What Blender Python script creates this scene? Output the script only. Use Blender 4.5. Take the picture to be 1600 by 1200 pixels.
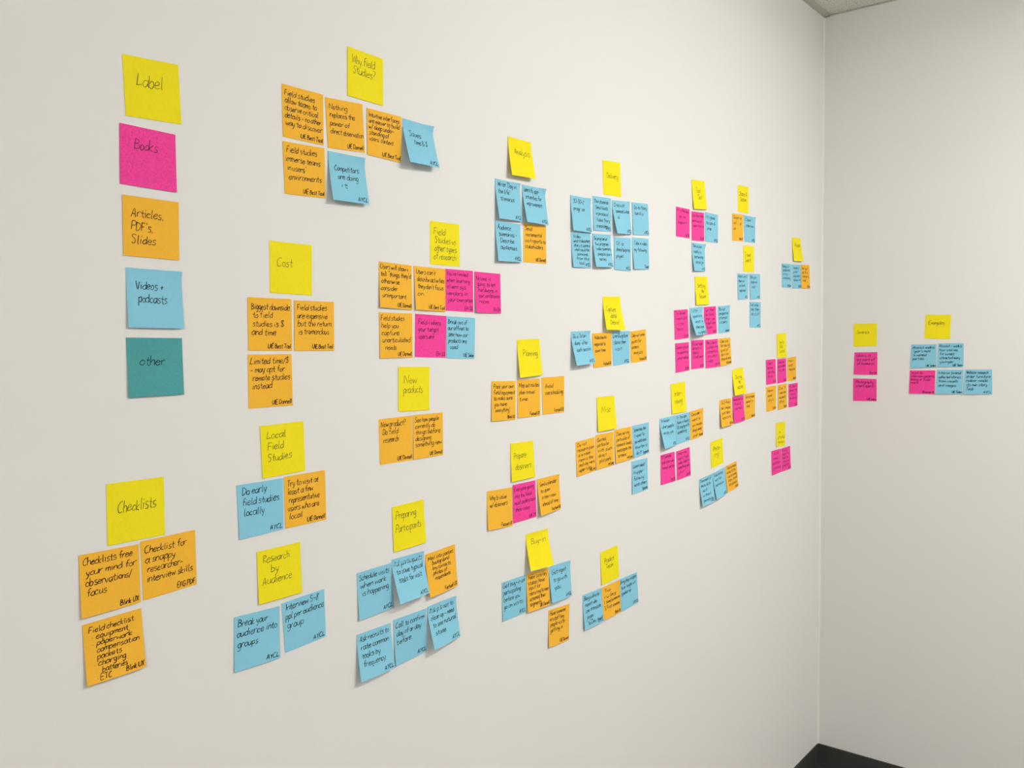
import bpy, math, random
import numpy as np
from mathutils import Matrix, Vector
random.seed(7)
for o in list(bpy.data.objects): bpy.data.objects.remove(o)
C = bpy.context.scene.collection

# ------------------------------------------------------------------ camera, light, exposure
ROOM_W, ROOM_FAR, ROOM_BACK = 4.6, 3.0540, -2.6      # room width, far wall, wall behind the camera
EYE = 1.5613                                        # height of the lens
CEIL = 2.6532
BASE = 0.102                                       # height of the baseboard
cam_d = bpy.data.cameras.new('camera'); cam = bpy.data.objects.new('camera', cam_d); C.objects.link(cam)
cam_d.sensor_width = 36.0; cam_d.sensor_fit = 'HORIZONTAL'; cam_d.lens = 36.0*1358.92/1600
cam_d.clip_start = .02
cam.matrix_world = Matrix(((0.778248, -0.025150, 0.627453, 1.072104), (0.627882, 0.046573, -0.776914, 0.000000), (-0.009683, 0.998598, 0.052036, 1.561315), (0.000000, 0.000000, 0.000000, 1.000000)))
bpy.context.scene.camera = cam
vs = bpy.context.scene.view_settings
vs.view_transform = 'Standard'; vs.look = 'None'; vs.gamma = 1; vs.use_curve_mapping = False
vs.exposure = 0.72
wd = bpy.data.worlds.new('world'); bpy.context.scene.world = wd; wd.use_nodes = True
wd.node_tree.nodes['Background'].inputs[0].default_value = (1, .97, .93, 1)
wd.node_tree.nodes['Background'].inputs[1].default_value = .2

# the room is lit by its own surface-mounted wraparound luminaires: x, y, luminance of the diffuser (built below)
LAMPS = [(1.6, 1.9, 22.2), (2.8, 1.9, 12.9), (2.4, -2.0, 38.5)]

# ------------------------------------------------------------------ materials
def mat(name, col, rough=.8, spec=.2):
    m = bpy.data.materials.new(name); m.use_nodes = True
    b = m.node_tree.nodes['Principled BSDF']
    b.inputs['Base Color'].default_value = (*col, 1); b.inputs['Roughness'].default_value = rough
    b.inputs['Specular IOR Level'].default_value = spec
    return m, m.node_tree, b
def lin(r, g, b):
    f = lambda c: (c/255/12.92) if c/255 <= .04045 else ((c/255+.055)/1.055)**2.4
    return (f(r), f(g), f(b))
def noise(nt, scale, detail=2, rough=.5, vec='Object'):
    tc = nt.nodes.new('ShaderNodeTexCoord'); n = nt.nodes.new('ShaderNodeTexNoise')
    n.inputs['Scale'].default_value = scale; n.inputs['Detail'].default_value = detail; n.inputs['Roughness'].default_value = rough
    nt.links.new(tc.outputs[vec], n.inputs['Vector']); return n
def ramp(nt, src, stops):
    r = nt.nodes.new('ShaderNodeValToRGB'); e = r.color_ramp.elements
    for i, (p, c) in enumerate(stops):
        el = e[i] if i < 2 else e.new(p)
        el.position = p; el.color = (*c, 1)
    nt.links.new(src, r.inputs['Fac']); return r
def bump(nt, b, src, strength, dist):
    bp = nt.nodes.new('ShaderNodeBump'); bp.inputs['Strength'].default_value = strength; bp.inputs['Distance'].default_value = dist
    nt.links.new(src, bp.inputs['Height']); nt.links.new(bp.outputs['Normal'], b.inputs['Normal'])

def wall_paint(name, col):
    m, nt, b = mat(name, col, .62, .25)
    n = noise(nt, 1.3, 3); c2 = tuple(c*.985 for c in col)
    r = ramp(nt, n.outputs['Fac'], [(.35, c2), (.65, col)]); nt.links.new(r.outputs['Color'], b.inputs['Base Color'])
    n2 = noise(nt, 260, 3, .6); bump(nt, b, n2.outputs['Fac'], .06, .0006)
    return m
M = {}
M['wall'] = wall_paint('wall_paint', (0.7, 0.693, 0.669))
m, nt, b = mat('acoustic_tile', (.75, .73, .65), .95, .1)
n = noise(nt, 170, 5, .7); r = ramp(nt, n.outputs['Fac'], [(.36, (.50, .49, .42)), (.5, (.86, .84, .74))]); nt.links.new(r.outputs['Color'], b.inputs['Base Color'])
bump(nt, b, n.outputs['Fac'], .4, .002); M['tile'] = m
M['angle'] = mat('grid_metal', (.60, .575, .50), .6, .3)[0]
m, nt, b = mat('rubber_base', (.036, .036, .034), .55, .35); n = noise(nt, 300, 2); bump(nt, b, n.outputs['Fac'], .15, .0005); M['rubber'] = m
m, nt, b = mat('carpet_loop', (.16, .15, .14), .95, .05)
n = noise(nt, 220, 4, .7); r = ramp(nt, n.outputs['Fac'], [(.35, (.09, .09, .088)), (.65, (.24, .235, .22))]); nt.links.new(r.outputs['Color'], b.inputs['Base Color'])
bump(nt, b, n.outputs['Fac'], .6, .004); M['carpet'] = m
m, nt, b = mat('lamp_diffuser', (.9, .9, .88)); b.inputs['Emission Color'].default_value = (1, .982, .958, 1); M['diffuser'] = m

def paper(name, col, mottled=0.0, trans=.2):
    m = bpy.data.materials.new(name); m.use_nodes = True; nt = m.node_tree
    b = nt.nodes['Principled BSDF']; out = nt.nodes['Material Output']
    b.inputs['Roughness'].default_value = .75; b.inputs['Specular IOR Level'].default_value = .12
    if mottled:                                     # fibre flecks of the recycled coloured stock
        n = noise(nt, 420, 5, .75); dk = tuple(c*(1-mottled) for c in col); lt = tuple(min(1, c*(1+mottled*.35)) for c in col)
        r = ramp(nt, n.outputs['Fac'], [(.30, dk), (.52, col), (.75, lt)])
    else:
        n = noise(nt, 300, 4, .6); r = ramp(nt, n.outputs['Fac'], [(.3, tuple(c*.955 for c in col)), (.7, col)])
    nt.links.new(r.outputs['Color'], b.inputs['Base Color'])
    bump(nt, b, n.outputs['Fac'], .10, .0004)
    t = nt.nodes.new('ShaderNodeBsdfTranslucent'); nt.links.new(r.outputs['Color'], t.inputs['Color'])
    x = nt.nodes.new('ShaderNodeMixShader'); x.inputs[0].default_value = trans
    nt.links.new(b.outputs[0], x.inputs[1]); nt.links.new(t.outputs[0], x.inputs[2]); nt.links.new(x.outputs[0], out.inputs['Surface'])
    return m
PAPER = dict(Y=paper('yellow_paper', (.96, .83, .018)), O=paper('orange_paper', (.98, .54, .050)),
             B=paper('blue_paper', (.285, .655, .82)), P=paper('pink_paper', (.95, .068, .36), .26, .14), T=paper('teal_paper', (.095, .40, .41), .14))
INK = {k: mat('ink_on_' + k, c, .6, .2)[0] for k, c in dict(Y=(.045, .040, .012), O=(.040, .014, .006), B=(.006, .014, .022), P=(.16, .006, .055), T=(.01, .022, .022)).items()}

# ------------------------------------------------------------------ mesh helpers
def link(name, verts, faces, m, parent=None, smooth=False):
    me = bpy.data.meshes.new(name); me.from_pydata([tuple(v) for v in verts], [], faces); me.materials.append(m)
    if smooth: me.polygons.foreach_set('use_smooth', [True]*len(me.polygons))
    me.update(); o = bpy.data.objects.new(name, me); C.objects.link(o)
    if parent: o.parent = parent
    return o
def box(x0, x1, y0, y1, z0, z1):
    v = [(x, y, z) for z in (z0, z1) for y in (y0, y1) for x in (x0, x1)]
    return v, [(0, 2, 3, 1), (4, 5, 7, 6), (0, 1, 5, 4), (2, 6, 7, 3), (0, 4, 6, 2), (1, 3, 7, 5)]
def struct(name, vf, m, **k):
    o = link(name, vf[0], vf[1], m, **k); o['kind'] = 'structure'; return o
def extrude_profile(prof, a, b, axis, flip=False):   # closed 2-D profile (out from wall, height) swept along a wall
    n = len(prof); v = []
    for s in (a, b):
        for (o_, h) in prof: v.append((o_, s, h) if axis == 'y' else (s, ROOM_FAR-o_, h))
    f = [(i, (i+1) % n, n+(i+1) % n, n+i) for i in range(n)] + [tuple(range(n))[::-1], tuple(range(n, 2*n))]
    return v, f

# ------------------------------------------------------------------ the room
T = .12
struct('floor', box(-T, ROOM_W+T, ROOM_BACK-T, ROOM_FAR+T, -.1, 0), M['carpet'])
struct('wall_left', box(-T, 0, ROOM_BACK, ROOM_FAR+T, 0, CEIL+.1), M['wall'])
struct('wall_right', box(0, ROOM_W+T, ROOM_FAR, ROOM_FAR+T, 0, CEIL+.1), M['wall'])
struct('wall_side', box(ROOM_W, ROOM_W+T, ROOM_BACK, ROOM_FAR, 0, CEIL+.1), M['wall'])
struct('wall_back', box(-T, ROOM_W+T, ROOM_BACK-T, ROOM_BACK, 0, CEIL+.1), M['wall'])
ceil = struct('ceiling', box(-T, ROOM_W+T, ROOM_BACK-T, ROOM_FAR+T, CEIL+.1, CEIL+.2), M['tile'])
# suspended ceiling: lay-in tiles (0.6 x 1.2 m) on a metal grid
tv, tf = box(0, .592, 0, 1.192, 0, .015); tile_me = None
tx0, ty0 = .003, ROOM_FAR-.003-1.2+.008
nx = int((ROOM_W-.05)/.6)+1; ny = int((ROOM_FAR-ROOM_BACK)/1.2)+1
for i in range(nx):
    for j in range(ny):
        x, y = tx0+i*.6, ty0-j*1.2
        wx = min(.592, ROOM_W-.01-x); y0 = max(y, ROOM_BACK+.01)
        if wx < .03 or y+1.192-y0 < .03: continue
        if wx > .59 and y0 == y and tile_me:
            o = bpy.data.objects.new('ceiling_tile', tile_me); C.objects.link(o); o.parent = ceil
        else:
            v, f = box(0, wx, 0, y+1.192-y0, 0, .015); o = link('ceiling_tile', v, f, M['tile'], parent=ceil)
            if wx > .59 and y0 == y: tile_me = o.data
        o.location = (x, y0, CEIL+.002)
gv, gf = [], []
def addb(*a):
    v, f = box(*a); k = len(gv); gv.extend(v); gf.extend([tuple(q+k for q in p) for p in f])
for i in range(1, nx): addb(tx0+i*.6-.016, tx0+i*.6+.008, ROOM_BACK, ROOM_FAR, CEIL-.001, CEIL+.003)
for j in range(0, ny): addb(0, ROOM_W, ty0-j*1.2-.016, ty0-j*1.2+.008, CEIL-.0015, CEIL+.0025)
link('ceiling_grid', gv, gf, M['angle'], parent=ceil)
# wall angle mouldings that carry the tile edges
ang = [(0, CEIL-.001), (.0, CEIL+.03), (.0012, CEIL+.03), (.0012, CEIL+.0006), (.024, CEIL+.0006), (.024, CEIL-.001)]
struct('trim_1', extrude_profile(ang, ROOM_BACK, ROOM_FAR-.001, 'y'), M['angle'])
ang2 = [(o_ if o_ < .01 else .007, h) for (o_, h) in ang]
struct('trim_2', extrude_profile(ang2, .001, ROOM_W, 'x'), M['angle'])
# paint-filled caulk line where the two walls meet
cr = .006; cv = []; cf = []
prof = [(cr*(1-math.sin(a)), cr*(1-math.cos(a))) for a in [i*math.pi/12 for i in range(7)]]
for z in (BASE, CEIL):
    for (x, y) in prof: cv.append((x, ROOM_FAR-y, z))
    cv.append((-.001, ROOM_FAR+.001, z))
n8 = len(prof)+1
cf = [(i, (i+1) % n8, n8+(i+1) % n8, n8+i) for i in range(n8)]
struct('trim_3', (cv, cf), M['wall'], smooth=False)
# cove baseboards
cove = [(0, 0), (.016, 0), (.013, .004), (.006, .012), (.0034, .022), (.0034, BASE-.002), (.0022, BASE), (0, BASE)]
struct('baseboard_left', extrude_profile(cove, ROOM_BACK, ROOM_FAR-.003, 'y'), M['rubber'])
struct('baseboard_right', extrude_profile(cove, .003, ROOM_W, 'x'), M['rubber'])
DROP = .085
for k, (lx, ly, lp) in enumerate(LAMPS):
    root = bpy.data.objects.new('ceiling_light', None); C.objects.link(root); root.location = (lx, ly, CEIL)
    root['label'] = ('surface-mounted wraparound ceiling light ' + ['near the corner above the notes', 'near the far wall, second from the note wall', 'at the back of the room behind the camera'][k]); root['category'] = 'ceiling light'; root['group'] = 'ceiling lights'
    for ye in (-.60, .58):                       # end caps
        bv, bf = box(-.145, .145, ye, ye+.02, -DROP-.004, 0); link('end_cap', bv, bf, M['angle'], parent=root)
    bv, bf = box(-.15, .15, -.58, .58, -.016, 0); link('housing', bv, bf, M['angle'], parent=root)
    pr = [(-.14, -.016), (-.135, -.05), (-.10, -DROP), (.10, -DROP), (.135, -.05), (.14, -.016)]
    v = [(x, y, z) for y in (-.58, .58) for x, z in pr]; n6 = len(pr)
    f = [(i, i+1, n6+i+1, n6+i) for i in range(n6-1)]
    d = link('diffuser', v, f, M['diffuser'].copy(), parent=root)
    d.data.materials[0].node_tree.nodes['Principled BSDF'].inputs['Emission Strength'].default_value = lp

# ------------------------------------------------------------------ single-stroke handwriting
GL = r"""a 5 4.8,4.2 2.6,5 .6,4 0,2 1,.2 2.6,.2 4.8,3|5,5.3 4.9,2 5,.6 6.2,0
b 5 0,9 0,0|0,3 2,5 4,4 5,2 3,0 0,0
c 4 4,4 2,5 0,3 0,1 2,0 4,1
d 5 5,4 3,5 0,3 0,1 2,0 4,1 5,3|5,9 5,0
e 4.6 0,2.6 4,3 4,4.6 2,5 0,3 0,1 2,0 5,1
f 4 5,9 3,9 2,7 2,0|0,5 4,5
g 4 4,5 1,5 0,2 2,0 4,2 4,5 4,-2 2,-4 0,-3
h 4 0,9 0,0|0,3 2,5 4,4 4,0
i 2 1,5 1,0|1,7 1.2,7.6
j 3 2,5 2,-3 0,-4|2,7 2.2,7.6
k 4 0,9 0,0|4,5 0,2 4,0
l 2 1,9 1,1 2,0
m 6 0,5 0,0|0,3 2,5 3,4 3,0|3,3 5,5 6,4 6,0
n 4 0,5 0,0|0,3 2,5 4,4 4,0
o 4 2,5 0,3 0,1 2,0 4,1 4,4 2,5
p 4 0,5 0,-4|0,4 3,5 4,3 3,0 0,1
q 5 4,4 2,5 0,3 1,0 4,2|4,5 4,-4 6,-3
r 3.4 0,5 0,0|0,3 2,5 4,5
s 4 4,5 1,5 1,3 4,2 3,0 0,0
t 3.6 2,8 2,1 4,0|0,5 4,5
u 4.4 0,5 0,1 2,0 4,2|4,5 4,0
v 4 0,5 2,0 4,5
w 6 0,5 1,0 3,4 5,0 6,5
x 4 0,5 4,0|4,5 0,0
y 4 0,5 1,1 3,1|4,5 3,-1 1,-4
z 4 0,5 4,5 0,0 4,0
A 6 0,0 3,9 5,0|1,3 5,3
B 5.5 0,9 0,0|0,9 4,8 4,6 1,5 5,4 5,1 0,0
C 5.5 5,8 3,9 0,6 0,2 2,0 5,1
D 6 0,9 0,0|0,9 4,8 6,5 4,1 0,0
E 5 5,9 0,9 0,0 5,0|0,4.6 4,4.6
F 5 0,9 0,0|0,9 5,9|0,4.6 4,4.6
G 6 5,8 3,9 0,6 0,2 3,0 6,2 5,4 3,4
H 6 0,9 0,0|6,9 6,0|0,4.6 6,4.6
I 2 1,9 1,0
J 5 4,9 4,2 2,0 0,1
K 5 0,9 0,0|5,9 0,4 5,0
L 5 1,9 0,1 0,0 5,0.6
M 8 0,0 1,9 4,2 7,9 8,0
N 6 0,0 0,9 5,0 6,9
O 6 3,9 0,6 0,2 3,0 6,2 6,7 3,9
P 5 0,9 0,0|0,9 4,8.6 5,6.5 3,4.4 0,4.4
Q 6 3,9 0,6 0,2 3,0 6,2 6,7 3,9|4,2 7,-1
R 5 0,9 0,0|0,9 4,8.6 4.6,6.5 0,4.4 5,0
S 5 5,8 2,9 0,7 4,4 4,1 2,0 0,1
T 6 0,9 6,9|3,9 3,0
U 6 0,9 0,2 3,0 5,2 6,9
V 5 0,9 3,0 5,9
W 8 0,9 2,0 4,7 6,0 8,9
X 5 0,9 5,0|5,9 0,0
Y 5 0,9 2.5,5 5,9|2.5,5 2,0
Z 5 0,9 5,9 0,0 5,0
0 5 2,9 0,6 0,2 2,0 5,3 4,8 2,9
1 2 1,9 1,0
2 5 0,7 2,9 4,7 0,0 5,0
3 5 0,8 3,9 4,7 2,5 5,3 3,0 0,1
4 5 3,9 0,4 5,4|4,7 4,0
5 5 5,9 1,9 1,5 4,5 4,1 0,0
8 5 5,8 2,9 1,7 4,3 3,0 0,1 1,4 5,8
9 5 4,6 1,5 0,7 3,9 4,6 3,0
? 4 0,8 2,9 4,7 2,4 2,3|2,.6 2.1,0
! 2 1,9 1,3|1,.6 1.1,0
. 1.5 1,.6 1.1,0
, 2 1,.6 .6,-1.6
: 1.5 1,4 1.1,3.4|1,.8 1.1,.2
' 1.5 1,9.4 .8,7.4
" 3 1,9.4 .8,7.4|2.4,9.4 2.2,7.4
- 4 0,3 4,3.2
+ 4 0,3 4,3|2,5.4 2,.6
= 4 0,2 4,2|0,4 4,4
/ 4 4,9 0,-1
& 6 6,0 1,7 3,9 4,7 0,2 2,0 6,4
$ 5 5,8 2,8.6 0,6.6 5,3 3,.6 0,1|2.6,10 2.4,-1
· 2 0.6,2.6 1.2,2.2"""
FONT = {}
for l in GL.strip('\n').split('\n'):
    ch, w, st = l[0], *l[2:].split(' ', 1)
    FONT[ch] = (float(w), [np.array([[float(a) for a in p.split(',')] for p in s.split()]) for s in st.split('|')])
def smooth(p, k):
    if len(p) < 3: return p
    q = np.vstack([2*p[0]-p[1], p, 2*p[-1]-p[-2]]); o = []
    for i in range(1, len(q)-2):
        for j in range(k):
            t = j/k
            o.append(.5*((2*q[i])+(-q[i-1]+q[i+1])*t+(2*q[i-1]-5*q[i]+4*q[i+1]-q[i+2])*t*t+(-q[i-1]+3*q[i]-3*q[i+1]+q[i+2])*t**3))
    o.append(p[-1]); return np.array(o)
def write(text, rng, k):
    """polylines of a line of text, x-height 5, starting at x=0; returns strokes, width"""
    x = 0; out = []; slant = .14
    for ch in text:
        if ch == ' ': x += 3.1; continue
        w, st = FONT.get(ch, FONT['o'])
        dy = rng.uniform(-.35, .35); sc = rng.uniform(.92, 1.08); sh = rng.uniform(-.05, .05)
        for s in st:
            p = s*[sc, sc] + rng.normal(0, .2, s.shape); p = smooth(p, k)
            p = np.stack([p[:, 0]+p[:, 1]*(slant+sh)+x, p[:, 1]+dy], 1); out.append(p)
        x += w*sc+1.25
    return out, max(x-1.25, 1)
def sheet(P, wl, wr, curl, e):
    """surface of one note: P = TL,TR,BR,BL on the wall (metres), lift of the bottom corners, curl of the top right corner"""
    TL, TR, BR, BL = [np.array(p) for p in P]
    w0 = P_BASE
    def f(s, t, off=0.0):
        s = np.asarray(s, float); t = np.asarray(t, float)
        xy = ((1-s)*(1-t))[..., None]*TL + (s*(1-t))[..., None]*TR + (s*t)[..., None]*BR + ((1-s)*t)[..., None]*BL
        g = np.clip((t-.14)/.86, 0, 1)**e
        w = w0 + ((1-s)*(wl-w0) + s*(wr-w0))*g
        w = w + curl*np.clip(1-t/.2, 0, 1)**1.6*np.clip((s-.55)/.45, 0, 1)**1.6
        w = w + .0012*min(1, (wl+wr)/.012)*np.sin(math.pi*s)*g          # faint cross bow
        return np.concatenate([xy, (w+off)[..., None]], -1)
    return f
def ribbon(strokes, surf, hw, asp, V, F, rng):
    for st in strokes:
        n = len(st)
        d = np.gradient(st, axis=0) if n > 1 else np.array([[1., 0]])
        d = d*[1, asp]; d /= np.maximum(np.linalg.norm(d, axis=1), 1e-9)[:, None]
        wv = hw*(1+.22*np.sin(np.linspace(0, 3, n)+rng.uniform(0, 6)))
        nx_, ny_ = -d[:, 1]*wv, d[:, 0]*wv/asp
        A = surf(st[:, 0]+nx_, st[:, 1]+ny_, .00012); B = surf(st[:, 0]-nx_, st[:, 1]-ny_, .00012)
        k = sum(len(v) for v in V)
        V.append(np.concatenate([A, B])); F.extend([(k+i, k+n+i, k+n+i+1, k+i+1) for i in range(n-1)])
MW = {'L': Matrix(((0, 0, 1), (1, 0, 0), (0, 1, 0))).to_4x4(), 'R': Matrix(((1, 0, 0), (0, 0, -1), (0, 1, 0))).to_4x4()}
NU, NV, TH = 8, 12, .00012
def note(idx, wall, colr, quad, wl, wr, meta, lines, sig, label, group):
    global P_BASE
    P_BASE = .0005 + .00022*(idx % 3)
    rng = np.random.default_rng(100+idx)
    mt = [float(a) for a in meta.split()]; curl = mt[3]/1000 if len(mt) > 3 else 0
    q = np.array(quad).reshape(4, 2)/1000.; c = q.mean(0); P = q-c
    surf = sheet(P, max(wl/1000, P_BASE), max(wr/1000, P_BASE), curl, 1.2 if wl+wr > 10 else 1.45)
    S_, T_ = np.meshgrid(np.linspace(0, 1, NU+1), np.linspace(0, 1, NV+1)); top = surf(S_, T_).reshape(-1, 3); bot = surf(S_, T_, -TH).reshape(-1, 3)
    K = len(top); F = []
    for j in range(NV):
        for i in range(NU):
            a = j*(NU+1)+i; F.append((a, a+NU+1, a+NU+2, a+1)); F.append((K+a, K+a+1, K+a+NU+2, K+a+NU+1))
    rim = [i for i in range(NU+1)] + [(j+1)*(NU+1)-1 for j in range(1, NV+1)] + [NV*(NU+1)+i for i in range(NU-1, -1, -1)] + [j*(NU+1) for j in range(NV-1, 0, -1)]
    allv = np.concatenate([top, bot]); n0 = 2*K; nr = len(rim); allv = np.concatenate([allv, top[rim], bot[rim]])   # cut edge with its own vertices
    for a in range(nr): b_ = (a+1) % nr; F.append((n0+a, n0+b_, n0+nr+b_, n0+nr+a))
    nF = 2*NU*NV
    o = link('sticky_note', allv, F, PAPER[colr])
    fl = [True]*nF + [False]*(len(F)-nF); o.data.polygons.foreach_set('use_smooth', fl)
    Lx = Vector((c[0], c[1], 0))
    o.matrix_world = (Matrix.Translation((0, 0, EYE)) if wall == 'L' else Matrix.Translation((0, ROOM_FAR, EYE))) @ MW[wall] @ Matrix.Translation(Lx)
    o['label'] = label; o['category'] = 'sticky note'; o['group'] = group
    kk = 3 if c[0] < 1.4 or wall == 'R' else 2
    t0, pitch, xh = mt[0]/100, mt[1]/100, mt[2]/100
    far = min(1, max(0, (c[0]-.9)/1.2)) if wall == 'L' else 1        # headers in a finer pen, the rest in a felt tip
    hw = (.0052 if colr == 'Y' else .0066) + .0016*far
    V, F = [], []
    for li, ln in enumerate(lines.split('~')):
        span, txt = ln.split('|'); a, b_ = [float(v)/100 for v in span.split('-')]
        st, w = write(txt, rng, kk); sx = (b_-a)/w; sy = xh/5
        tb = t0+li*pitch; dr = rng.uniform(-.01, .01)
        st = [np.stack([a+p[:, 0]*sx, tb+dr*(p[:, 0]/w)-p[:, 1]*sy], 1) for p in st]
        ribbon(st, surf, hw, 1.0, V, F, rng)
    link('handwriting', np.concatenate(V), F, INK[colr], parent=o)
    if sig:
        V, F = [], []
        st, w = write(sig, rng, kk); xs = .048; nw = min(.56, max(.28, w*xs/5*.85)); sx = nw/w
        st = [np.stack([.965-nw+p[:, 0]*sx, .955-p[:, 1]*xs/5], 1) for p in st]
        st = [np.clip(p, .01, .99) for p in st]
        ribbon(st, surf, hw*1.1, 1.0, V, F, rng)
        link('source_initials', np.concatenate(V), F, INK[colr], parent=o)
GROUPS = dict(key='colour key notes down the left side', why='notes under the Why field Studies header', cost='notes under the Cost header', check='notes under the Checklists header', local='notes under the Local Field Studies header', audience='notes under the Research by Audience header', participants='notes under the Preparing Participants header', versus='notes under the other types of research header', new='notes under the New products header', analysis='notes under the Analysis header', delivery='block of eight blue notes and its header', planning='notes under the Planning header', observers='notes under the Prepare observers header', buyin='notes under the Buy-in header', team='lowest blue, orange, blue trio and its header', capture='blue and orange row under the curled header', misc='notes under the Misc header', tools='pink, pink, blue row with its header', share='small orange and blue pair with its header', travel='three small blue notes with their header', setting='mostly pink block with its header', interviewing='blue, orange and pink notes with their header', photo='blue, blue, orange trio with its header', lead='pink and orange block of six with its header', during='orange, pink, orange trio with its header', visit='lowest pink pair with its header', always='trio nearest the corner with its header', snares='notes under the Snares header on the right wall', examples='notes under the Examples header on the right wall')
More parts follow.
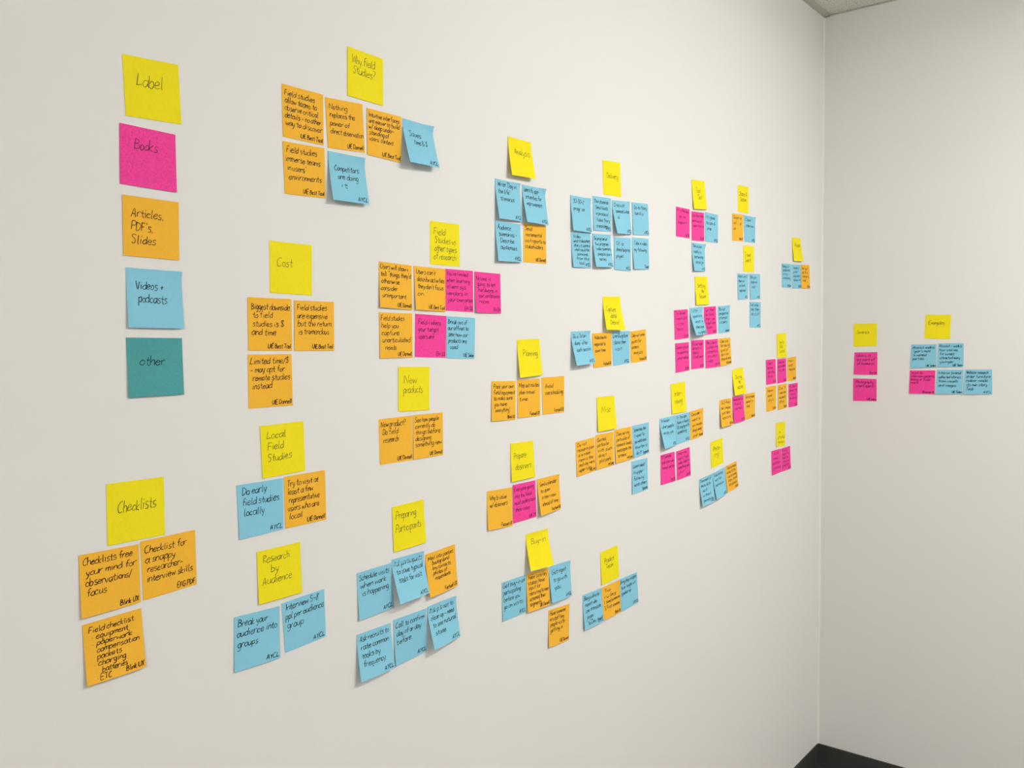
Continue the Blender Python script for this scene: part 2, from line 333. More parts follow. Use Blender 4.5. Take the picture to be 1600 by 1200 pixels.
# wall | paper colour | TL TR BR BL on the wall (mm along, mm above eye level) | lift of bottom left, right (mm) | text layout | lines | source | label | cluster
NOTES = r"""
L;Y;557.9 360.5 633.8 364.4 635.9 287.4 559.8 284.6;0.6 0.6;47 0 11;22-68|Label;;yellow sticky note reading "Label" at the top of the left colour key column;key
L;P;551.3 274.3 626.5 272.4 625.7 197.1 549.3 198.5;0.6 1.8;38 0 9.5;25-66|Books;;pink sticky note reading "Books" under the yellow Label note;key
L;O;552.0 185.6 628.4 184.4 626.8 107.9 550.9 109.4;0.6 0.6;34 22 8;14-71|Articles,~14-52|PDF's,~14-56|Slides;;orange sticky note reading "Articles, PDF's, Slides" in the colour key column;key
L;B;553.3 94.8 629.3 93.1 629.5 17.7 553.3 18.8;3.6 3.8;35 22 8 2.3;16-65|Videos +~20-70|podcasts;;blue sticky note reading "Videos + podcasts" above the teal note;key
L;T;550.8 6.2 627.3 5.0 627.4 -70.0 551.2 -70.2;2.4 2.2;47 0 8.5;22-65|other;;only teal sticky note, reading "Other", bottom of the left key column;key
L;Y;923.6 461.5 998.8 459.5 997.0 383.4 921.7 384.7;0.6 0.6;30 20 9;11-75|Why field~15-76|Studies?;;yellow header note reading "Why field Studies?", topmost of all headers;why
L;O;797.2 376.2 873.4 375.9 872.8 299.0 797.4 299.5;0.6 0.6;20 14 6;6-78|Field studies~6-82|allow teams to~6-86|observe critical~6-93|details - no other~7-95|way to discover;UIE Best Tool;orange sticky note "Field studies allow teams to observe critical details - no other way";why
L;O;877.2 373.0 952.5 377.2 955.8 301.2 880.8 296.8;0.6 0.6;21 16.5 6;8-56|Nothing~9-76|replaces the~9-60|power of~9-97|direct observation;UIE Donnell;orange sticky note reading "Nothing replaces the power of direct observation";why
L;O;961.2 373.3 1038.1 373.4 1036.0 296.9 960.9 298.6;0.6 0.6;17 12.5 5.5;5-93|Intuitive interfaces~5-93|are easier to build~5-78|w/ deep under-~6-62|standing of~6-75|users' context;UIE Best Tool;orange sticky note "Intuitive interfaces are easier to build", touching the blue "Saves time" note;why
L;B;1041.1 372.1 1112.4 370.4 1116.4 298.0 1039.0 296.5;19.6 13.4;36 18 7 4.5;17-55|Saves~28-72|time & $;AYCL;curled blue sticky note reading "Saves time & $" at the right end of its row;why
L;O;796.7 293.2 873.8 294.8 873.7 218.7 798.6 216.6;0.6 0.6;20 17 6.5;8-80|Field studies~5-88|immerse teams~8-52|in users'~11-90|environments;UIE Best Tool;orange sticky note reading "Field studies immerse teams in users' environments";why
L;B;880.7 292.0 953.5 292.0 957.2 217.5 880.2 216.4;11.5 7.8;37 17 6.5 3.0;14-80|Competitors~20-75|are doing~26-42|it;AYCL;curled blue sticky note reading "Competitors are doing it";why
L;Y;769.5 146.0 846.3 144.8 844.0 68.8 768.4 70.2;0.6 0.6;47 0 9;16-52|Cost;;yellow header note reading "Cost" above two orange notes;cost
L;O;730.2 62.7 805.8 62.1 805.1 -14.6 729.6 -13.3;0.8 0.6;22 16 6.5;8-95|Biggest downside~10-55|to field~10-80|studies is $~8-62|and time;UIE Best Tool;orange sticky note reading "Biggest downside to field studies is $ and time";cost
L;O;811.1 60.4 886.0 59.9 884.6 -15.9 809.0 -14.8;0.6 0.6;19 16 6.5;6-80|Field studies~6-82|are expensive~8-92|but the return~10-86|is tremendous;UIE Best Tool;orange sticky note reading "Field studies are expensive but the return is tremendous";cost
L;O;728.3 -19.0 803.9 -19.6 804.1 -96.4 727.5 -96.1;0.6 0.8;18 15.5 6.5;5-92|Limited time/$~5-82|- may opt for~10-94|remote studies~9-52|instead;UIE Donnell;orange sticky note reading "Limited time / $ - may opt for remote studies instead";cost
L;Y;519.3 -176.2 595.6 -176.8 595.0 -253.5 518.4 -254.1;0.6 0.6;50 0 10;18-84|Checklists;;yellow header note reading "Checklists" at the lower left of the wall;check
L;O;482.5 -258.9 558.4 -259.3 558.5 -335.3 482.3 -337.1;3.4 0.6;18 16.5 6.5;6-88|Checklists free~10-94|your mind for~9-86|observations/~10-42|focus;Blink UX;orange sticky note reading "Checklists free your mind for observations / focus";check
L;O;560.6 -256.7 638.6 -255.1 638.8 -330.3 562.4 -334.2;0.6 0.6;22 16.5 6.5;7-82|Checklist for~7-60|a snappy~10-74|researcher-~8-92|interview skills;EFG PDF;orange sticky note reading "Checklist for a snappy researcher - interview skills";check
L;O;483.8 -345.7 559.2 -343.1 561.7 -420.6 485.6 -422.1;4.6 4.3;17 11.2 5;9-88|Field checklist:~13-74|· equipment~13-80|· paperwork~13-92|· compensation~20-60|packets~13-66|· charging~26-68|batteries~16-40|· ETC;Blink UX;orange sticky note reading "Field checklist" with a bulleted list, lowest note at the left;check
L;Y;745.5 -122.6 822.7 -121.5 824.2 -197.3 747.7 -199.5;0.6 0.8;26 22 8;14-56|Local~15-50|Field~14-68|Studies;;yellow header note reading "Local Field Studies";local
L;B;704.4 -203.6 783.2 -203.5 782.7 -279.6 706.6 -281.6;1.6 0.6;20 19.5 7.5;11-62|Do early~10-90|field studies~12-56|locally;AYCL;blue sticky note reading "Do early field studies locally";local
L;O;784.9 -201.9 861.9 -201.0 862.3 -278.5 785.7 -279.8;0.6 1.0;20 16 6.5;7-82|Try to visit at~7-68|least a few~10-84|representative~7-82|users who are~9-40|local;UIE Donnell;orange sticky note reading "Try to visit at least a few representative users who are local";local
L;Y;734.9 -304.7 811.8 -304.4 811.9 -381.7 735.5 -382.3;2.1 2.8;24 21 8;13-72|Research~30-46|by~10-76|Audience;;yellow header note reading "Research by Audience";audience
L;B;694.8 -390.7 771.9 -393.4 769.4 -470.3 692.7 -469.1;2.3 2.9;20 19 7;8-72|Break your~6-93|audience into~7-50|groups;AYCL;blue sticky note reading "Break your audience into groups";audience
L;B;775.5 -390.6 855.3 -386.9 856.9 -462.7 780.0 -466.8;0.6 0.6;17 18.5 7;8-85|Interview 5-8~7-97|ppl per audience~9-46|group;AYCL;blue sticky note reading "Interview 5-8 ppl per audience group";audience
L;Y;1001.9 -281.3 1076.8 -279.4 1080.2 -356.1 1003.7 -358.9;1.7 3.0;29 30 9;10-72|Preparing~8-86|Participants;;yellow header note reading "Preparing Participants";participants
L;B;922.1 -377.0 997.1 -375.6 1000.4 -451.8 923.8 -454.7;3.3 2.9;18 17 6.5;6-93|Schedule visits~8-82|when work~12-88|is happening;AYCL;blue sticky note reading "Schedule visits when work is happening";participants
L;B;999.1 -370.6 1074.6 -370.4 1074.2 -442.3 999.3 -443.7;20.2 15.6;18 19 6.5 1.5;6-93|Ask participants~10-93|to save typical~12-85|tasks for visit;AYCL;curled blue sticky note reading "Ask participants to save typical tasks for visit";participants
L;O;1078.8 -378.2 1156.0 -373.9 1159.0 -451.2 1081.7 -454.4;8.8 3.9;17 12 5;8-92|Mail into packet~14-76|· background~14-80|· key contacts~14-66|· photos of~24-76|respondents;Factual UX;orange sticky note "Mail into packet" with bullets, between blue notes under "Preparing Participants";participants
L;B;919.6 -477.8 994.4 -477.4 995.4 -553.0 918.5 -553.7;11.0 8.6;18 18 6.5;8-92|Ask recruits to~10-90|rate common~10-62|tasks by~12-74|frequency;AYCL;blue sticky note reading "Ask recruits to rate common tasks by frequency";participants
L;B;1000.2 -474.4 1079.3 -474.0 1079.9 -550.2 1002.7 -554.5;2.9 0.9;20 18 6.5;6-92|Call to confirm~8-82|day of or day~8-50|before;AYCL;blue sticky note reading "Call to confirm day of or day before";participants
L;B;1082.3 -472.1 1156.2 -469.3 1161.0 -545.0 1082.4 -546.3;17.6 7.4;18 17.5 6 1.5;6-88|Ask p's not to~8-88|clean up - need~10-92|to see natural~14-50|state;AYCL;blue sticky note reading "Ask p's not to clean up - need to see natural state";participants
L;Y;1103.5 207.4 1179.0 207.7 1178.9 131.8 1102.5 131.8;0.6 0.6;30 19 8;12-50|Field~16-86|Studies vs~14-88|other types~12-86|of research;;yellow header note reading "Field Studies vs other types of research";versus
L;O;982.4 129.2 1056.8 126.6 1056.3 50.7 980.3 53.7;4.1 1.3;15 15.5 5.8;4-88|Users will show +~4-96|tell "things they'd~6-60|otherwise~4-54|consider~8-80|unimportant;UIE Donnell;orange sticky note "Users will show + tell things they'd otherwise consider unimportant";versus
L;O;1062.3 126.3 1140.2 125.4 1138.7 49.1 1062.6 51.6;4.0 1.2;17 16.5 6;6-66|Users can't~8-96|describe activities~10-92|they don't focus~8-26|on;UIE Best Tool;orange sticky note "Users can't describe activities they don't focus on";versus
L;P;1140.9 125.9 1215.3 125.9 1214.7 49.8 1140.0 51.4;0.6 0.6;15 15.5 5.5;4-80|You're limited~4-86|when learning~6-72|client sys~4-78|vendors in~8-97|your own area;EH 33;pink sticky note reading "You're limited when learning", between an orange and a pink note;versus
L;P;1218.9 125.1 1294.0 124.5 1294.9 48.5 1219.2 49.3;4.2 1.1;20 14 5.5;6-60|No one is~8-78|going to let~12-86|hardware in~12-94|your conference~14-50|room;EH 84;pink sticky note at the right end of the upper row under "other types of research";versus
L;O;980.5 45.5 1056.0 44.6 1055.8 -30.6 980.5 -30.4;1.7 0.6;17 16 6;4-74|Field studies~6-56|help you~6-58|capture~8-92|unarticulated~16-48|needs;UIE Donnell;orange sticky note reading "Field studies help you capture unarticulated needs";versus
L;P;1063.9 44.7 1141.5 41.6 1138.4 -33.0 1061.1 -29.7;0.6 0.6;23 17 6.5;10-82|Field = where~10-74|your target~12-60|users are;EH 33;pink sticky note reading "Field = where your target users are";versus
L;B;1141.5 41.4 1219.5 39.2 1216.0 -36.9 1140.8 -33.7;1.1 0.6;17 15 5.5;5-70|Break out of~5-76|our offices to~6-74|see how our~6-70|products are~12-38|used;UIE Salon;blue sticky note reading "Break out of our offices to see how our products are used";versus
L;Y;1021.8 -45.5 1097.1 -47.8 1095.0 -123.8 1020.0 -121.4;0.7 0.6;37 22 9;18-56|New~16-76|products;;yellow header note reading "New products";new
L;O;975.5 -131.0 1052.8 -130.4 1052.9 -207.2 976.5 -206.9;0.6 0.6;18 17.5 7;6-78|New product?~10-55|Do field~12-56|research;UIE Donnell;orange sticky note reading "New product? Do field research";new
L;O;1054.8 -129.7 1128.7 -130.4 1128.4 -206.7 1053.9 -206.7;1.8 0.6;17 14 6;5-85|See how people~6-72|currently do~7-90|things before~6-58|designing~6-94|something new;UIE Donnell;orange sticky note reading "See how people currently do things before designing something new";new
L;Y;1321.7 390.4 1394.6 390.4 1395.5 317.0 1319.3 314.8;12.0 11.8;42 0 9;22-88|Analysis;;curled yellow header note reading "Analysis";analysis
L;B;1281.3 304.3 1356.4 304.6 1360.2 230.1 1282.4 228.4;10.1 3.7;16 18 6.5 3.0;10-84|Write "Day in~10-58|the life"~16-72|scenarios;AYCL;blue sticky note reading "Write Day in the life scenarios", upper left under Analysis;analysis
L;B;1364.9 303.9 1439.1 303.9 1443.1 230.2 1365.2 229.6;12.4 7.1;17 18 6.5 4.5;6-72|Identify opp-~10-80|ortunities for~10-80|improvement;AYCL;curled blue sticky note reading "Identify opportunities for improvement", upper right under Analysis;analysis
L;B;1280.0 225.4 1357.1 224.6 1357.4 150.1 1280.4 148.1;8.3 4.4;20 16.5 6.5;9-62|Audience~12-84|summaries -~16-70|Describe~14-80|audiences;AYCL;blue sticky note reading "Audience summaries - Describe audiences";analysis
L;O;1368.5 228.3 1442.5 229.5 1443.2 152.8 1367.4 151.9;0.6 0.6;17 15.5 6;5-36|Send~8-80|incremental~6-96|visit reports to~6-84|stakeholders;UIE Donnell;orange sticky note reading "Send incremental visit reports to stakeholders";analysis
L;Y;1655.8 395.7 1729.8 400.7 1732.9 323.3 1659.2 320.8;0.7 0.6;50 0 9;20-88|Delivery,;;yellow header note above the block of eight blue notes;delivery
L;B;1529.7 303.3 1605.1 304.4 1609.2 229.7 1531.4 228.6;7.5 2.6;20 20 6 3.0;12-66|30-50-2~12-66|progr se;AYCL;blue sticky note leftmost in the upper row of the eight blue block;delivery
L;B;1614.5 311.8 1690.0 315.0 1691.2 239.5 1617.9 236.9;1.9 0.6;18 18 5.5;8-84|Storyboards~14-80|Send Goals~14-84|in process/~14-90|Video Story~14-80|onesides;AYCL;blue sticky note second from left, upper row of the eight blue block;delivery
L;B;1694.3 311.6 1768.1 316.4 1775.9 241.2 1697.9 236.2;12.5 3.0;18 18 6 3.0;10-70|Discuss~16-94|someone's what~20-34|is';AYCL;curled blue sticky note third from left, upper row of the eight blue block;delivery
L;B;1780.3 316.7 1854.9 320.9 1860.6 246.5 1784.9 241.5;2.1 0.8;20 17 6;12-88|Do-to-Story~12-66|sand is;AYCL;blue sticky note rightmost in the upper row of the eight blue block;delivery
L;B;1530.8 225.3 1606.2 230.7 1606.7 153.3 1534.9 151.6;4.5 1.1;16 12.5 5;12-46|Video~12-96|what is document~12-96|story is control~14-90|what could be~26-82|someone~20-88|from this~32-60|tool;AYCL;blue sticky note leftmost in the lower row of the eight blue block;delivery
L;B;1613.0 229.1 1686.2 233.0 1691.6 159.2 1613.7 156.2;10.3 5.7;18 15.5 5.5 1.5;8-80|Do program or~10-84|two program~14-96|video summary~18-96|people part~22-60|series;AYCL;blue sticky note second from left, lower row of the eight blue block;delivery
L;B;1701.4 229.0 1774.4 232.3 1775.0 155.0 1702.3 155.4;1.9 0.6;22 20 6;12-54|Q1 is~12-94|share/surprise~12-54|project;AYCL;blue sticky note third from left, lower row of the eight blue block;delivery
L;B;1779.9 235.1 1858.0 238.0 1860.3 164.5 1785.4 160.8;4.5 1.1;22 20 6;12-88|Take in video~10-84|my following;Salon;blue sticky note rightmost in the lower row of the eight blue block;delivery
L;Y;1343.9 -2.1 1417.8 -0.5 1421.2 -74.6 1344.1 -77.2;8.0 5.3;45 0 9;22-84|Planning;;yellow header note reading "Planning" above three orange notes;planning
L;O;1264.9 -80.9 1337.4 -83.5 1336.2 -159.6 1262.0 -157.2;2.6 0.6;18 15 5.8;8-92|Pack your own~8-96|field equipment~8-86|to make sure~10-62|you have~10-76|"everything";Blink UX;orange sticky note "Pack your own field equipment", left of three under Planning;planning
L;O;1343.2 -81.7 1418.0 -82.0 1417.6 -158.1 1343.2 -157.5;1.6 0.6;20 18 6;8-94|Map out routes~8-76|plan travel~8-42|time;Factual UX;orange sticky note reading "Map out routes plan travel time", middle of three under Planning;planning
L;O;1424.0 -80.6 1503.6 -80.1 1501.9 -156.6 1426.3 -156.8;0.6 0.6;29 18 6.5;14-48|Avoid~14-92|overscheduling;Factual UX;orange sticky note reading "Avoid overscheduling", right of three under Planning;planning
L;Y;1320.2 -205.3 1393.5 -206.8 1396.4 -281.2 1320.1 -281.7;3.5 3.1;42 29 9;12-64|Prepare~18-84|observers;;yellow header note reading "Prepare observers";observers
L;O;1247.9 -290.2 1324.1 -292.7 1323.0 -368.9 1247.2 -365.4;3.3 1.8;25 18 6.5;10-76|Why b value~10-80|w/ observers;Factual UX;orange sticky note at the left under "Prepare observers";observers
L;P;1325.4 -288.9 1399.8 -288.8 1402.0 -364.6 1325.9 -365.5;0.9 0.6;18 18 6;6-90|Everyone going~8-80|into the field~8-96|must understand~10-70|their roles;UIE 39;pink sticky note between two orange notes under "Prepare observers";observers
L;O;1405.2 -288.0 1480.9 -286.2 1485.7 -360.5 1407.6 -362.9;8.9 2.8;22 18 6 1.5;8-86|Send calendar~10-54|to open~12-78|interview~12-88|ahead of time;Factual UX;orange sticky note at the right under "Prepare observers";observers
L;Y;1367.6 -394.3 1442.1 -395.3 1440.6 -469.6 1364.5 -467.7;14.2 15.9;32 0 9;20-84|Buy-in;;curled yellow header note reading "Buy-in";buyin
L;B;1289.2 -476.0 1365.1 -476.2 1365.8 -553.1 1289.7 -552.8;2.2 0.8;16 18 6.5;4-94|Get buy-in on~6-76|participating~6-72|before you~6-84|go on visits;AYCL;blue sticky note reading "Get buy-in on participating before you go on visits";buyin
L;O;1367.5 -476.3 1442.2 -479.1 1442.3 -556.2 1366.0 -554.4;4.7 4.8;16 14 6;6-90|Make sure key~6-80|stakes have~8-60|input for~10-96|recruiting/screen~10-80|screening their~10-60|segments;UIE Donnell;orange sticky note between two blue notes directly under the Buy-in header;buyin
L;B;1444.8 -477.4 1520.6 -479.1 1520.6 -555.3 1443.4 -552.7;9.3 5.4;25 21 7 1.5;12-78|Get mgmt~16-80|to go with~18-46|you;AYCL;blue sticky note reading "Get mgmt to go with you" right under Buy-in;buyin
L;O;1441.8 -569.1 1517.3 -573.6 1513.7 -651.8 1438.0 -647.4;3.8 1.2;16 15 6;6-80|Have someone~6-74|on staff key~8-80|people visits-~8-66|getting in;UIE Donnell;orange sticky note alone in the lower row, under the blue "Get mgmt" note;buyin
L;Y;1639.5 -485.9 1713.2 -482.3 1718.8 -558.8 1642.5 -562.0;2.1 1.4;39 18 8;20-74|Product~26-66|Team;;yellow header note above the lowest blue, orange, blue trio;team
L;B;1567.7 -567.3 1643.4 -568.4 1646.4 -644.0 1569.7 -645.6;4.9 5.6;18 18 6.5;8-88|Being a director~10-72|repeat who~12-90|can translate~12-46|jargon~18-94|to Dev, must;AYCL;left blue note of the lowest blue, orange, blue trio;team
L;O;1644.1 -568.2 1722.2 -566.5 1723.9 -643.9 1648.3 -643.8;4.4 2.6;20 17 6;14-46|Two~12-74|rules~8-96|1. some/someone~8-94|3. First someone;Blink UX;orange note in the middle of the lowest blue, orange, blue trio;team
L;B;1722.2 -566.1 1800.0 -565.2 1803.9 -639.6 1726.6 -644.8;1.3 2.8;16 18 6;2-94|Bring deep insights~6-88|to a "single-sit~6-58|speaker-up;AYCL;right blue note of the lowest blue, orange, blue trio;team
L;Y;1654.6 92.7 1728.3 94.4 1729.4 17.8 1652.9 18.1;11.5 13.9;44 20 8;14-64|Capture~32-66|data/~26-72|Debrief;;curled yellow header note above a blue, orange, blue, orange row;capture
L;B;1529.1 14.1 1600.1 16.2 1606.2 -55.2 1529.0 -59.1;15.9 13.0;20 20 6.5 3.0;10-78|Do a "brain~12-80|dump" after~16-90|each session;AYCL;strongly curled blue note, leftmost of the blue, orange, blue, orange row;capture
L;O;1610.6 10.0 1689.7 13.0 1689.1 -63.6 1615.4 -66.4;1.6 0.6;18 19 6;10-72|Video/audio~8-66|required to~10-66|save time;Factual UX;orange note second from left in the blue, orange, blue, orange row;capture
L;B;1691.4 13.9 1769.3 15.4 1768.5 -60.0 1696.3 -64.8;0.6 0.6;18 19 6.5 1.5;6-88|Love & capture~8-76|stories then~16-52|visit;AYCL;blue note third from left in the blue, orange, blue, orange row;capture
L;O;1771.8 14.0 1843.7 19.8 1848.4 -55.8 1775.1 -60.0;1.0 0.6;20 18 6;8-88|Debrief some~6-66|points for~6-50|patterns~16-72|analysis;Factual UX;orange note rightmost in the blue, orange, blue, orange row;capture
L;Y;1627.7 -132.6 1701.0 -132.8 1705.6 -208.3 1629.2 -210.5;3.6 4.8;47 0 10;22-72|Misc;;yellow header note reading "Misc" above a row of three orange notes;misc
L;O;1543.8 -225.3 1618.6 -221.1 1622.7 -297.0 1547.8 -301.5;1.6 0.6;16 14.5 5.5;8-56|Do not~8-92|research plan~10-74|is a clean~12-86|room is the~12-94|and why were~12-76|upper rules;MSc Int;leftmost orange note under the Misc header;misc
L;O;1622.3 -217.2 1696.6 -215.9 1699.2 -293.3 1623.5 -295.6;2.0 0.6;20 15.5 6;8-56|Quotes~8-72|particular~10-88|with such~14-56|direct~18-82|pilot poets;Int Lang;middle orange note of three under the Misc header;misc
L;O;1700.9 -212.7 1774.2 -210.4 1779.7 -287.1 1703.4 -290.7;3.1 2.6;20 16 6;10-86|Does survey~10-88|particular of~8-97|research levels~8-92|investigate the~12-60|screens;Int Lang;rightmost orange note of three under the Misc header;misc
L;B;1779.2 -209.9 1858.0 -207.0 1858.6 -282.4 1784.8 -287.1;2.5 0.6;20 18 6;8-80|Sometimes the~10-70|I need to~10-80|you watch and~12-86|know how is~16-50|do it!;Signposts;upper blue note at the right end of the Misc row;misc
L;B;1776.7 -294.6 1850.7 -293.6 1853.1 -371.2 1777.6 -372.7;2.6 0.6;22 19 6;8-78|Learn need~8-70|in upper~10-74|following~10-90|words others;Signposts;lower blue note, alone beneath the right end of the Misc row;misc
L;Y;2080.0 409.8 2153.6 415.2 2162.4 340.6 2086.8 334.4;4.8 4.8;42 23 9;24-62|Tool~36-68|Set;;yellow header note above a pink, pink, blue row near the top right;tools
L;P;1995.6 330.8 2070.0 331.6 2069.7 256.5 1995.6 255.8;0.6 0.6;14 20 5.5;8-90|It is the key~22-66|go to~14-76|support;EH 39;left pink note of the pink, pink, blue row;tools
L;P;2079.3 327.8 2150.2 331.2 2153.3 255.6 2081.1 252.3;0.9 0.6;18 17 5.5;6-96|Can facilitate~4-80|permission~10-96|open topics;EH 39;middle pink note of the pink, pink, blue row;tools
L;B;2155.8 333.9 2235.0 334.7 2235.0 257.1 2159.7 256.5;1.2 0.6;20 19 6;8-74|It's good~8-76|to ask &~14-50|one.;AYCL;right blue note of the pink, pink, blue row;tools
L;Y;2362.7 432.4 2437.9 436.2 2437.0 359.6 2364.4 357.6;0.6 0.6;38 21 9;12-80|Share &~20-74|Session;;yellow header note above a small orange and blue pair;share
L;O;2325.7 348.3 2399.8 351.8 2399.5 275.8 2326.9 271.6;0.6 0.6;18 20 6.5;10-84|Good vs~10-80|all is~10-30|up;Blink UX;small orange note beside a blue note, upper right of the left wall;share
L;B;2403.7 351.0 2484.4 353.4 2484.2 277.7 2410.5 276.0;0.6 0.6;20 23 6.5 3.0;14-60|Clear~14-84|interview;AYCL;small blue note right beside the orange note, upper right of the left wall;share
L;B;2080.0 247.0 2156.1 248.0 2157.6 175.8 2084.7 173.0;7.0 1.7;16 19 6.5 4.5;8-74|The visitor~12-70|really is~14-84|partnership~20-84|and go;AYCL;curled blue note alone beneath the pink, pink, blue row;tools
L;Y;2401.8 263.8 2476.8 266.7 2476.5 191.1 2403.1 188.1;0.6 0.6;42 20 9;12-66|Travel~14-68|Smart;;yellow header note above two small blue side by side notes;travel
L;Y;2099.1 159.0 2170.8 161.9 2178.3 88.1 2102.4 84.1;3.7 3.6;38 19 8;16-76|Setting~44-64|the~26-74|Session;;yellow header note above the large block of mostly pink notes;setting
L;B;2361.7 180.8 2439.4 183.2 2434.6 109.7 2366.7 106.1;2.3 0.6;15 18 6;6-84|Wait until~8-60|then at~12-66|visitors~16-76|approach;AYCL;left one of the two small side-by-side blue notes above a lone small blue note;travel
L;B;2443.4 184.1 2522.8 187.3 2524.4 112.3 2449.8 108.9;2.6 0.6;18 19 6.5;8-62|Be you~10-70|receiver~20-46|old;AYCL;right one of the two small side-by-side blue notes, directly above the lone one;travel
L;B;2448.3 102.1 2527.5 102.8 2527.5 25.5 2449.1 26.6;0.6 1.0;16 18 6.5;8-76|Let while~8-84|see them~12-86|do stuff;AYCL;lone small blue note beneath the pair of small blue notes;travel
L;P;1984.7 68.2 2059.8 72.4 2064.8 -2.7 1988.9 -6.6;1.1 0.6;16 18 6;8-80|To level~8-88|interrupt~14-66|into~14-60|tools;EH 39;pink note at the upper left corner of the mostly pink block;setting
L;B;2070.9 75.7 2138.4 80.2 2150.4 7.9 2070.7 3.8;19.7 11.9;16 20 6 4.5;14-62|Listen~16-90|questions~22-86|what is~16-82|others give~20-70|insight;AYCL;strongly curled blue note overlapping a pink note in the mostly pink block;setting
L;P;2151.2 79.6 2223.1 84.2 2229.5 9.7 2154.3 4.4;0.6 0.6;16 16 6;12-84|Let them~8-78|be vocal~10-88|their job~12-92|interview~16-60|from;EH 39;pink note partly covered by the curled blue note;setting
L;B;2234.5 83.6 2311.9 88.7 2312.6 13.0 2240.0 8.5;0.6 0.6;16 16 6 1.5;10-56|Build~10-86|perspective~10-78|prompt~12-78|closely;Signposts;flat blue note at the upper right corner of the mostly pink block;setting
L;P;1991.0 -16.2 2064.9 -13.2 2069.0 -87.3 1994.3 -91.5;1.1 0.6;20 18 6;10-96|Learn great~12-92|in advance~14-96|what makes;EH 39;pink note at the lower left corner of the mostly pink block;setting
L;P;2078.3 -9.1 2150.6 -7.7 2151.9 -83.0 2079.2 -85.3;0.9 0.6;18 15 6;6-86|Encourage~8-80|details in~10-56|tasks~12-96|it's all yours;EH 39;second pink note from the left in the lower row of the mostly pink block;setting
L;P;2159.1 -8.6 2237.5 -5.9 2241.6 -81.4 2162.3 -85.5;0.6 4.9;16 16 6;12-84|Be silent~12-96|listening~14-94|attention~16-86|in what~16-50|was;EH 39;third pink note in the lower row, beside the block's only orange note;setting
L;O;2242.0 -5.4 2315.9 -2.5 2322.7 -77.0 2247.1 -82.6;3.5 1.9;16 16 6;12-78|Use cue~10-90|for being~10-74|quiet of~12-78|opinion~12-96|physical area;UIE Donnell;only orange note of the mostly pink block, its lower right corner;setting
L;Y;1968.5 -119.1 2044.2 -115.4 2048.8 -193.6 1972.6 -195.8;2.5 2.9;42 25 9;20-72|Inter-~20-72|viewing;;yellow header note above two overlapping blue notes and an orange one;interviewing
L;B;1910.4 -203.1 1993.8 -200.5 1993.9 -276.3 1913.8 -277.7;14.3 3.9;15 20 6;8-60|It never~10-86|when people~14-80|enjoy you;AYCL;curled left blue note above two pink notes;interviewing
L;B;1994.9 -201.0 2070.0 -197.0 2072.3 -271.7 1999.3 -277.0;1.0 0.6;14 17 6;8-74|I - You can~8-94|have a family~8-94|& staying with~8-74|something;AYCL;right blue note above two pink notes, beside an orange note;interviewing
L;O;2071.0 -196.3 2147.9 -191.7 2147.6 -266.5 2076.5 -272.9;0.6 0.6;18 19 6;10-84|Consider I~14-76|want to~14-90|you review~14-86|things away~14-50|and;Factual;orange note right of the two overlapping blue notes;interviewing
L;P;1915.1 -295.0 1988.2 -293.2 1992.6 -369.5 1916.5 -370.1;1.6 1.3;14 18 6;8-74|Of people~8-96|and interview~12-96|honest person;EH 39;left one of the two pink notes below the blue and orange row;interviewing
L;P;1996.9 -294.2 2070.7 -289.6 2076.8 -365.9 2000.5 -369.6;0.9 0.9;16 16 6;8-80|Interview~12-86|want / told~10-90|understood in~10-96|something very~12-52|your;EH 39;right one of the two pink notes below the blue and orange row;interviewing
L;Y;2191.6 -289.5 2267.2 -283.9 2273.4 -355.9 2198.4 -363.2;0.6 0.6;39 22 9;20-78|Photo-~22-62|ing;;yellow header note above the lower blue, blue, orange trio near the corner;photo
L;B;2124.7 -383.9 2206.7 -377.7 2208.0 -454.2 2131.0 -457.4;9.2 7.8;15 18 6;8-86|Document of~8-80|the build to~14-48|visit if~14-74|without~14-84|permission;AYCL;left blue note of the lower blue, blue, orange trio near the corner;photo
L;B;2206.7 -377.7 2281.7 -369.0 2289.7 -444.5 2211.0 -450.5;11.5 5.5;18 18 6;10-84|Took photos,~14-66|not for~12-80|permission;AYCL;middle blue note of the lower blue, blue, orange trio near the corner;photo
L;O;2285.5 -367.9 2361.3 -360.7 2370.5 -435.6 2294.6 -443.6;4.6 2.7;16 16 6;8-92|Take extreme~8-84|notes & the~14-92|use to many~14-92|story, sound~16-86|storyboards;Salon;orange note of the lower blue, blue, orange trio near the corner;photo
L;P;2615.7 -359.7 2694.1 -359.7 2696.6 -434.5 2620.4 -437.1;2.0 1.1;18 20 6;24-76|is all~20-66|needs~12-92|and know~12-90|questions;;left one of the two lowest pink notes near the room corner;visit
L;P;2696.6 -359.9 2771.0 -358.4 2776.3 -433.4 2699.6 -435.4;0.7 2.1;16 16 6;8-60|Field~12-84|need to~14-70|talk to~12-86|interview~12-80|good tips;EH 39;right one of the two lowest pink notes near the room corner;visit
L;Y;2653.8 5.9 2727.2 10.3 2733.9 -67.0 2657.4 -68.8;1.6 2.5;42 18 8;24-70|How to~24-60|Not~22-74|Lead;;yellow header note above the pink and orange block of six;lead
L;P;2569.3 -72.8 2646.1 -71.7 2649.4 -147.3 2572.9 -149.6;0.9 1.7;20 18 6;16-66|Users~14-70|believe~16-84|what they~16-66|think;EH 39;upper left pink note in the pink and orange block of six;lead
L;P;2658.5 -72.8 2730.0 -71.0 2736.3 -146.3 2660.4 -149.7;1.4 0.6;18 17 6;12-74|Seeking~8-90|open ended~14-84|no yes;EH 39;upper middle pink note in the pink and orange block of six;lead
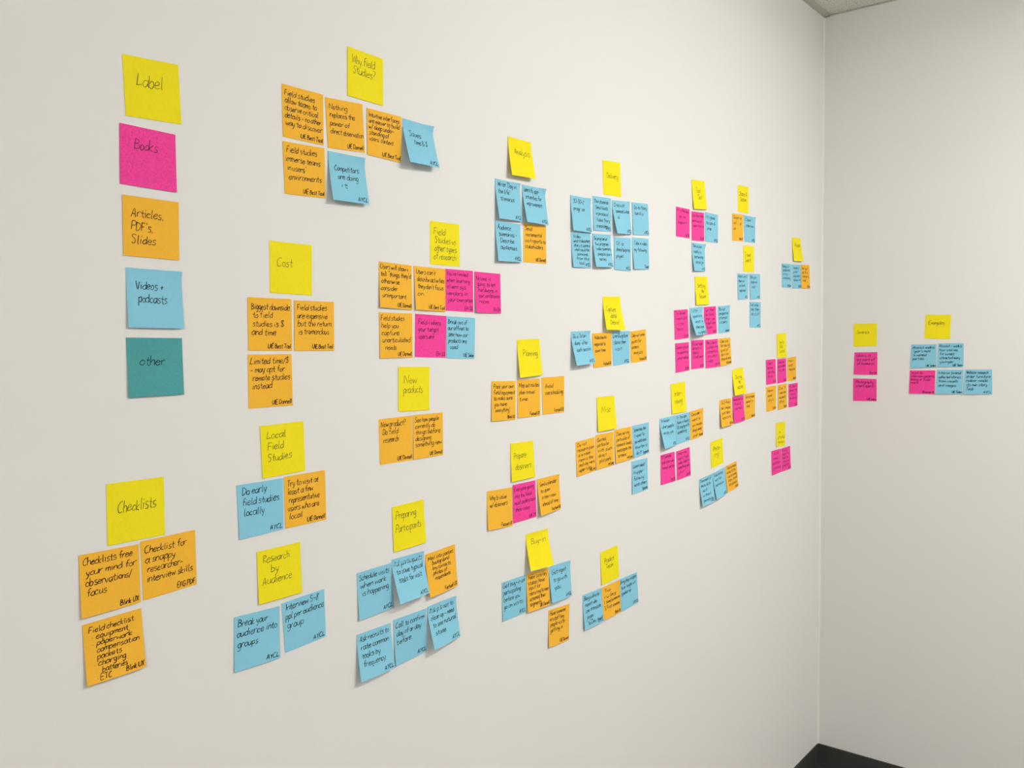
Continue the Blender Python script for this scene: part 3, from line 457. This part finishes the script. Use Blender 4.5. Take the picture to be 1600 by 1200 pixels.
L;O;2740.8 -70.2 2817.3 -67.5 2817.3 -144.3 2742.1 -145.8;0.6 0.6;20 18 6;12-62|How~16-56|did~18-84|respond;Blink UX;upper right orange note in the pink and orange block of six;lead
L;O;2570.4 -157.1 2650.8 -154.6 2652.0 -230.8 2575.4 -234.4;0.6 0.6;22 19 6;14-70|Never~16-60|ask~18-70|why's;UIE Don;lower left orange note in the pink and orange block of six;lead
L;O;2664.6 -155.3 2737.9 -152.7 2742.2 -230.9 2667.1 -233.9;1.8 0.6;20 18 6;10-80|Don't~10-92|interview~12-80|expect~14-66|that;Blink Int;lower middle orange note in the pink and orange block of six;lead
L;P;2753.2 -156.2 2832.6 -154.8 2831.1 -231.3 2755.3 -231.8;0.6 0.6;16 17 6;10-86|It's about~10-90|observing~20-70|not~10-86|thinking;EH 39;lower right pink note in the pink and orange block of six;lead
L;Y;2330.4 -94.6 2405.1 -89.9 2409.1 -165.4 2332.7 -169.1;8.4 9.2;39 19 8;22-76|During~44-60|the~28-76|session;;yellow header note above an orange, pink, orange row;during
L;O;2248.2 -177.2 2321.5 -175.5 2325.4 -250.2 2248.4 -253.3;7.9 6.9;18 18 6;14-90|To 2-4 min~12-86|be simple~12-80|just take~12-84|a picture;UIE Don;left orange note of the orange, pink, orange row;during
L;P;2331.1 -173.6 2407.1 -172.6 2411.8 -246.9 2335.9 -248.7;4.7 3.3;16 17 6;6-88|Immersed in~14-66|field~14-80|journals;EH 39;pink note between two orange notes in the trio near the corner;during
L;O;2414.3 -169.7 2490.0 -168.0 2490.2 -242.2 2417.6 -246.0;0.8 0.6;18 18 6;8-90|Get extreme~12-80|detail in~16-46|the;Blink UX;right orange note of the orange, pink, orange row;during
L;Y;2652.1 -274.2 2727.9 -274.5 2728.5 -353.0 2653.1 -350.5;1.6 0.6;46 20 8;26-46|In~20-92|process~20-84|review;;lowest small yellow header note near the room corner, above two pink notes;visit
L;Y;2774.5 317.5 2849.2 321.7 2859.1 246.0 2782.1 242.4;4.9 7.7;38 0 9;22-82|Always;;curled yellow header note nearest the room corner;always
L;B;2689.1 229.6 2772.0 232.5 2770.7 155.7 2691.7 154.1;0.6 0.6;16 16 6;8-70|Ready to~10-84|collaborate~12-60|in my~12-90|company;UIE Salon;left blue note of the blue, blue, orange trio nearest the corner;always
L;B;2776.2 231.0 2849.6 234.6 2856.3 157.9 2780.2 154.7;1.7 1.9;18 17 6;8-76|Create a~12-66|plan~12-92|document~14-92|observe;UIE Don;middle blue note of the blue, blue, orange trio nearest the corner;always
L;O;2854.6 235.7 2932.0 237.9 2935.9 159.4 2859.5 158.1;1.5 2.0;20 17 6;8-72|Don't just~10-74|do this~10-86|change it~14-50|role;UIE Don;orange note of the blue, blue, orange trio nearest the corner;always
R;Y;110.0 38.8 187.1 40.1 187.1 -35.8 110.6 -38.4;0.9 0.6;43 0 8;14-66|Snares;;yellow header note reading "Snares" on the right wall;snares
R;P;114.0 -58.2 189.2 -57.0 189.8 -134.2 112.2 -133.6;1.9 0.6;20 18 6.5;10-70|Users is~8-88|not part of~12-86|of research;EH 39;upper pink note beneath the Snares header on the right wall;snares
R;P;111.0 -147.4 187.7 -147.8 188.6 -222.8 110.9 -224.0;1.1 0.6;20 18 6.5;12-86|Photography~14-84|client spend;UIE Salon;lower pink note beneath the Snares header on the right wall;snares
R;Y;338.3 64.9 414.7 63.0 411.5 -15.2 335.5 -12.1;0.6 0.8;40 0 8;14-76|Examples;;yellow header note reading "Examples" on the right wall;examples
R;B;295.7 -31.8 372.4 -31.4 372.9 -106.5 294.5 -109.1;3.0 0.6;18 16 6;6-90|Absolut vodka~8-76|"year's most~8-60|is named~8-54|parties.;UIE Salon;upper left blue note under the Examples header on the right wall;examples
R;B;377.7 -27.9 452.3 -28.2 452.4 -104.5 375.3 -105.5;1.8 0.6;16 16.5 6;4-92|Absolut - vodka~6-76|hour stories~8-64|for sunset~8-86|attracted many~10-62|younger;UIE Salon;upper right blue note under the Examples header on the right wall;examples
R;P;292.5 -117.1 370.0 -115.9 368.8 -193.3 291.2 -193.0;2.5 0.6;16 13.5 5.5;6-50|Visit to~6-96|interview parents~6-80|being or field~6-36|work;Observer A;only pink note in the Examples cluster on the right wall;examples
R;B;375.1 -113.9 452.2 -112.4 451.5 -190.5 372.6 -191.3;4.3 1.1;18 17 6;6-90|Interior brand~8-90|collected stories~8-80|from visuals~8-74|and images;UIE Salon;lower middle blue note in the Examples cluster on the right wall;examples
R;B;457.1 -111.7 533.4 -111.2 535.6 -187.8 455.6 -190.3;4.0 1.0;17 16.5 6.5;6-86|Webster research~6-94|order furniture~6-84|maker made~8-84|its own story.~6-34|Task;AYCL;lower right blue note of the Examples cluster, farthest right of all notes;examples
"""
for i, l in enumerate(NOTES.strip().split('\n')):
    wa, co, qd, li, me_, tx, sg, lb, gr = l.split(';')
    wl, wr = [float(a) for a in li.split()]
    note(i, wa, co, [float(a) for a in qd.split()], wl, wr, me_, tx, sg, lb, GROUPS[gr])
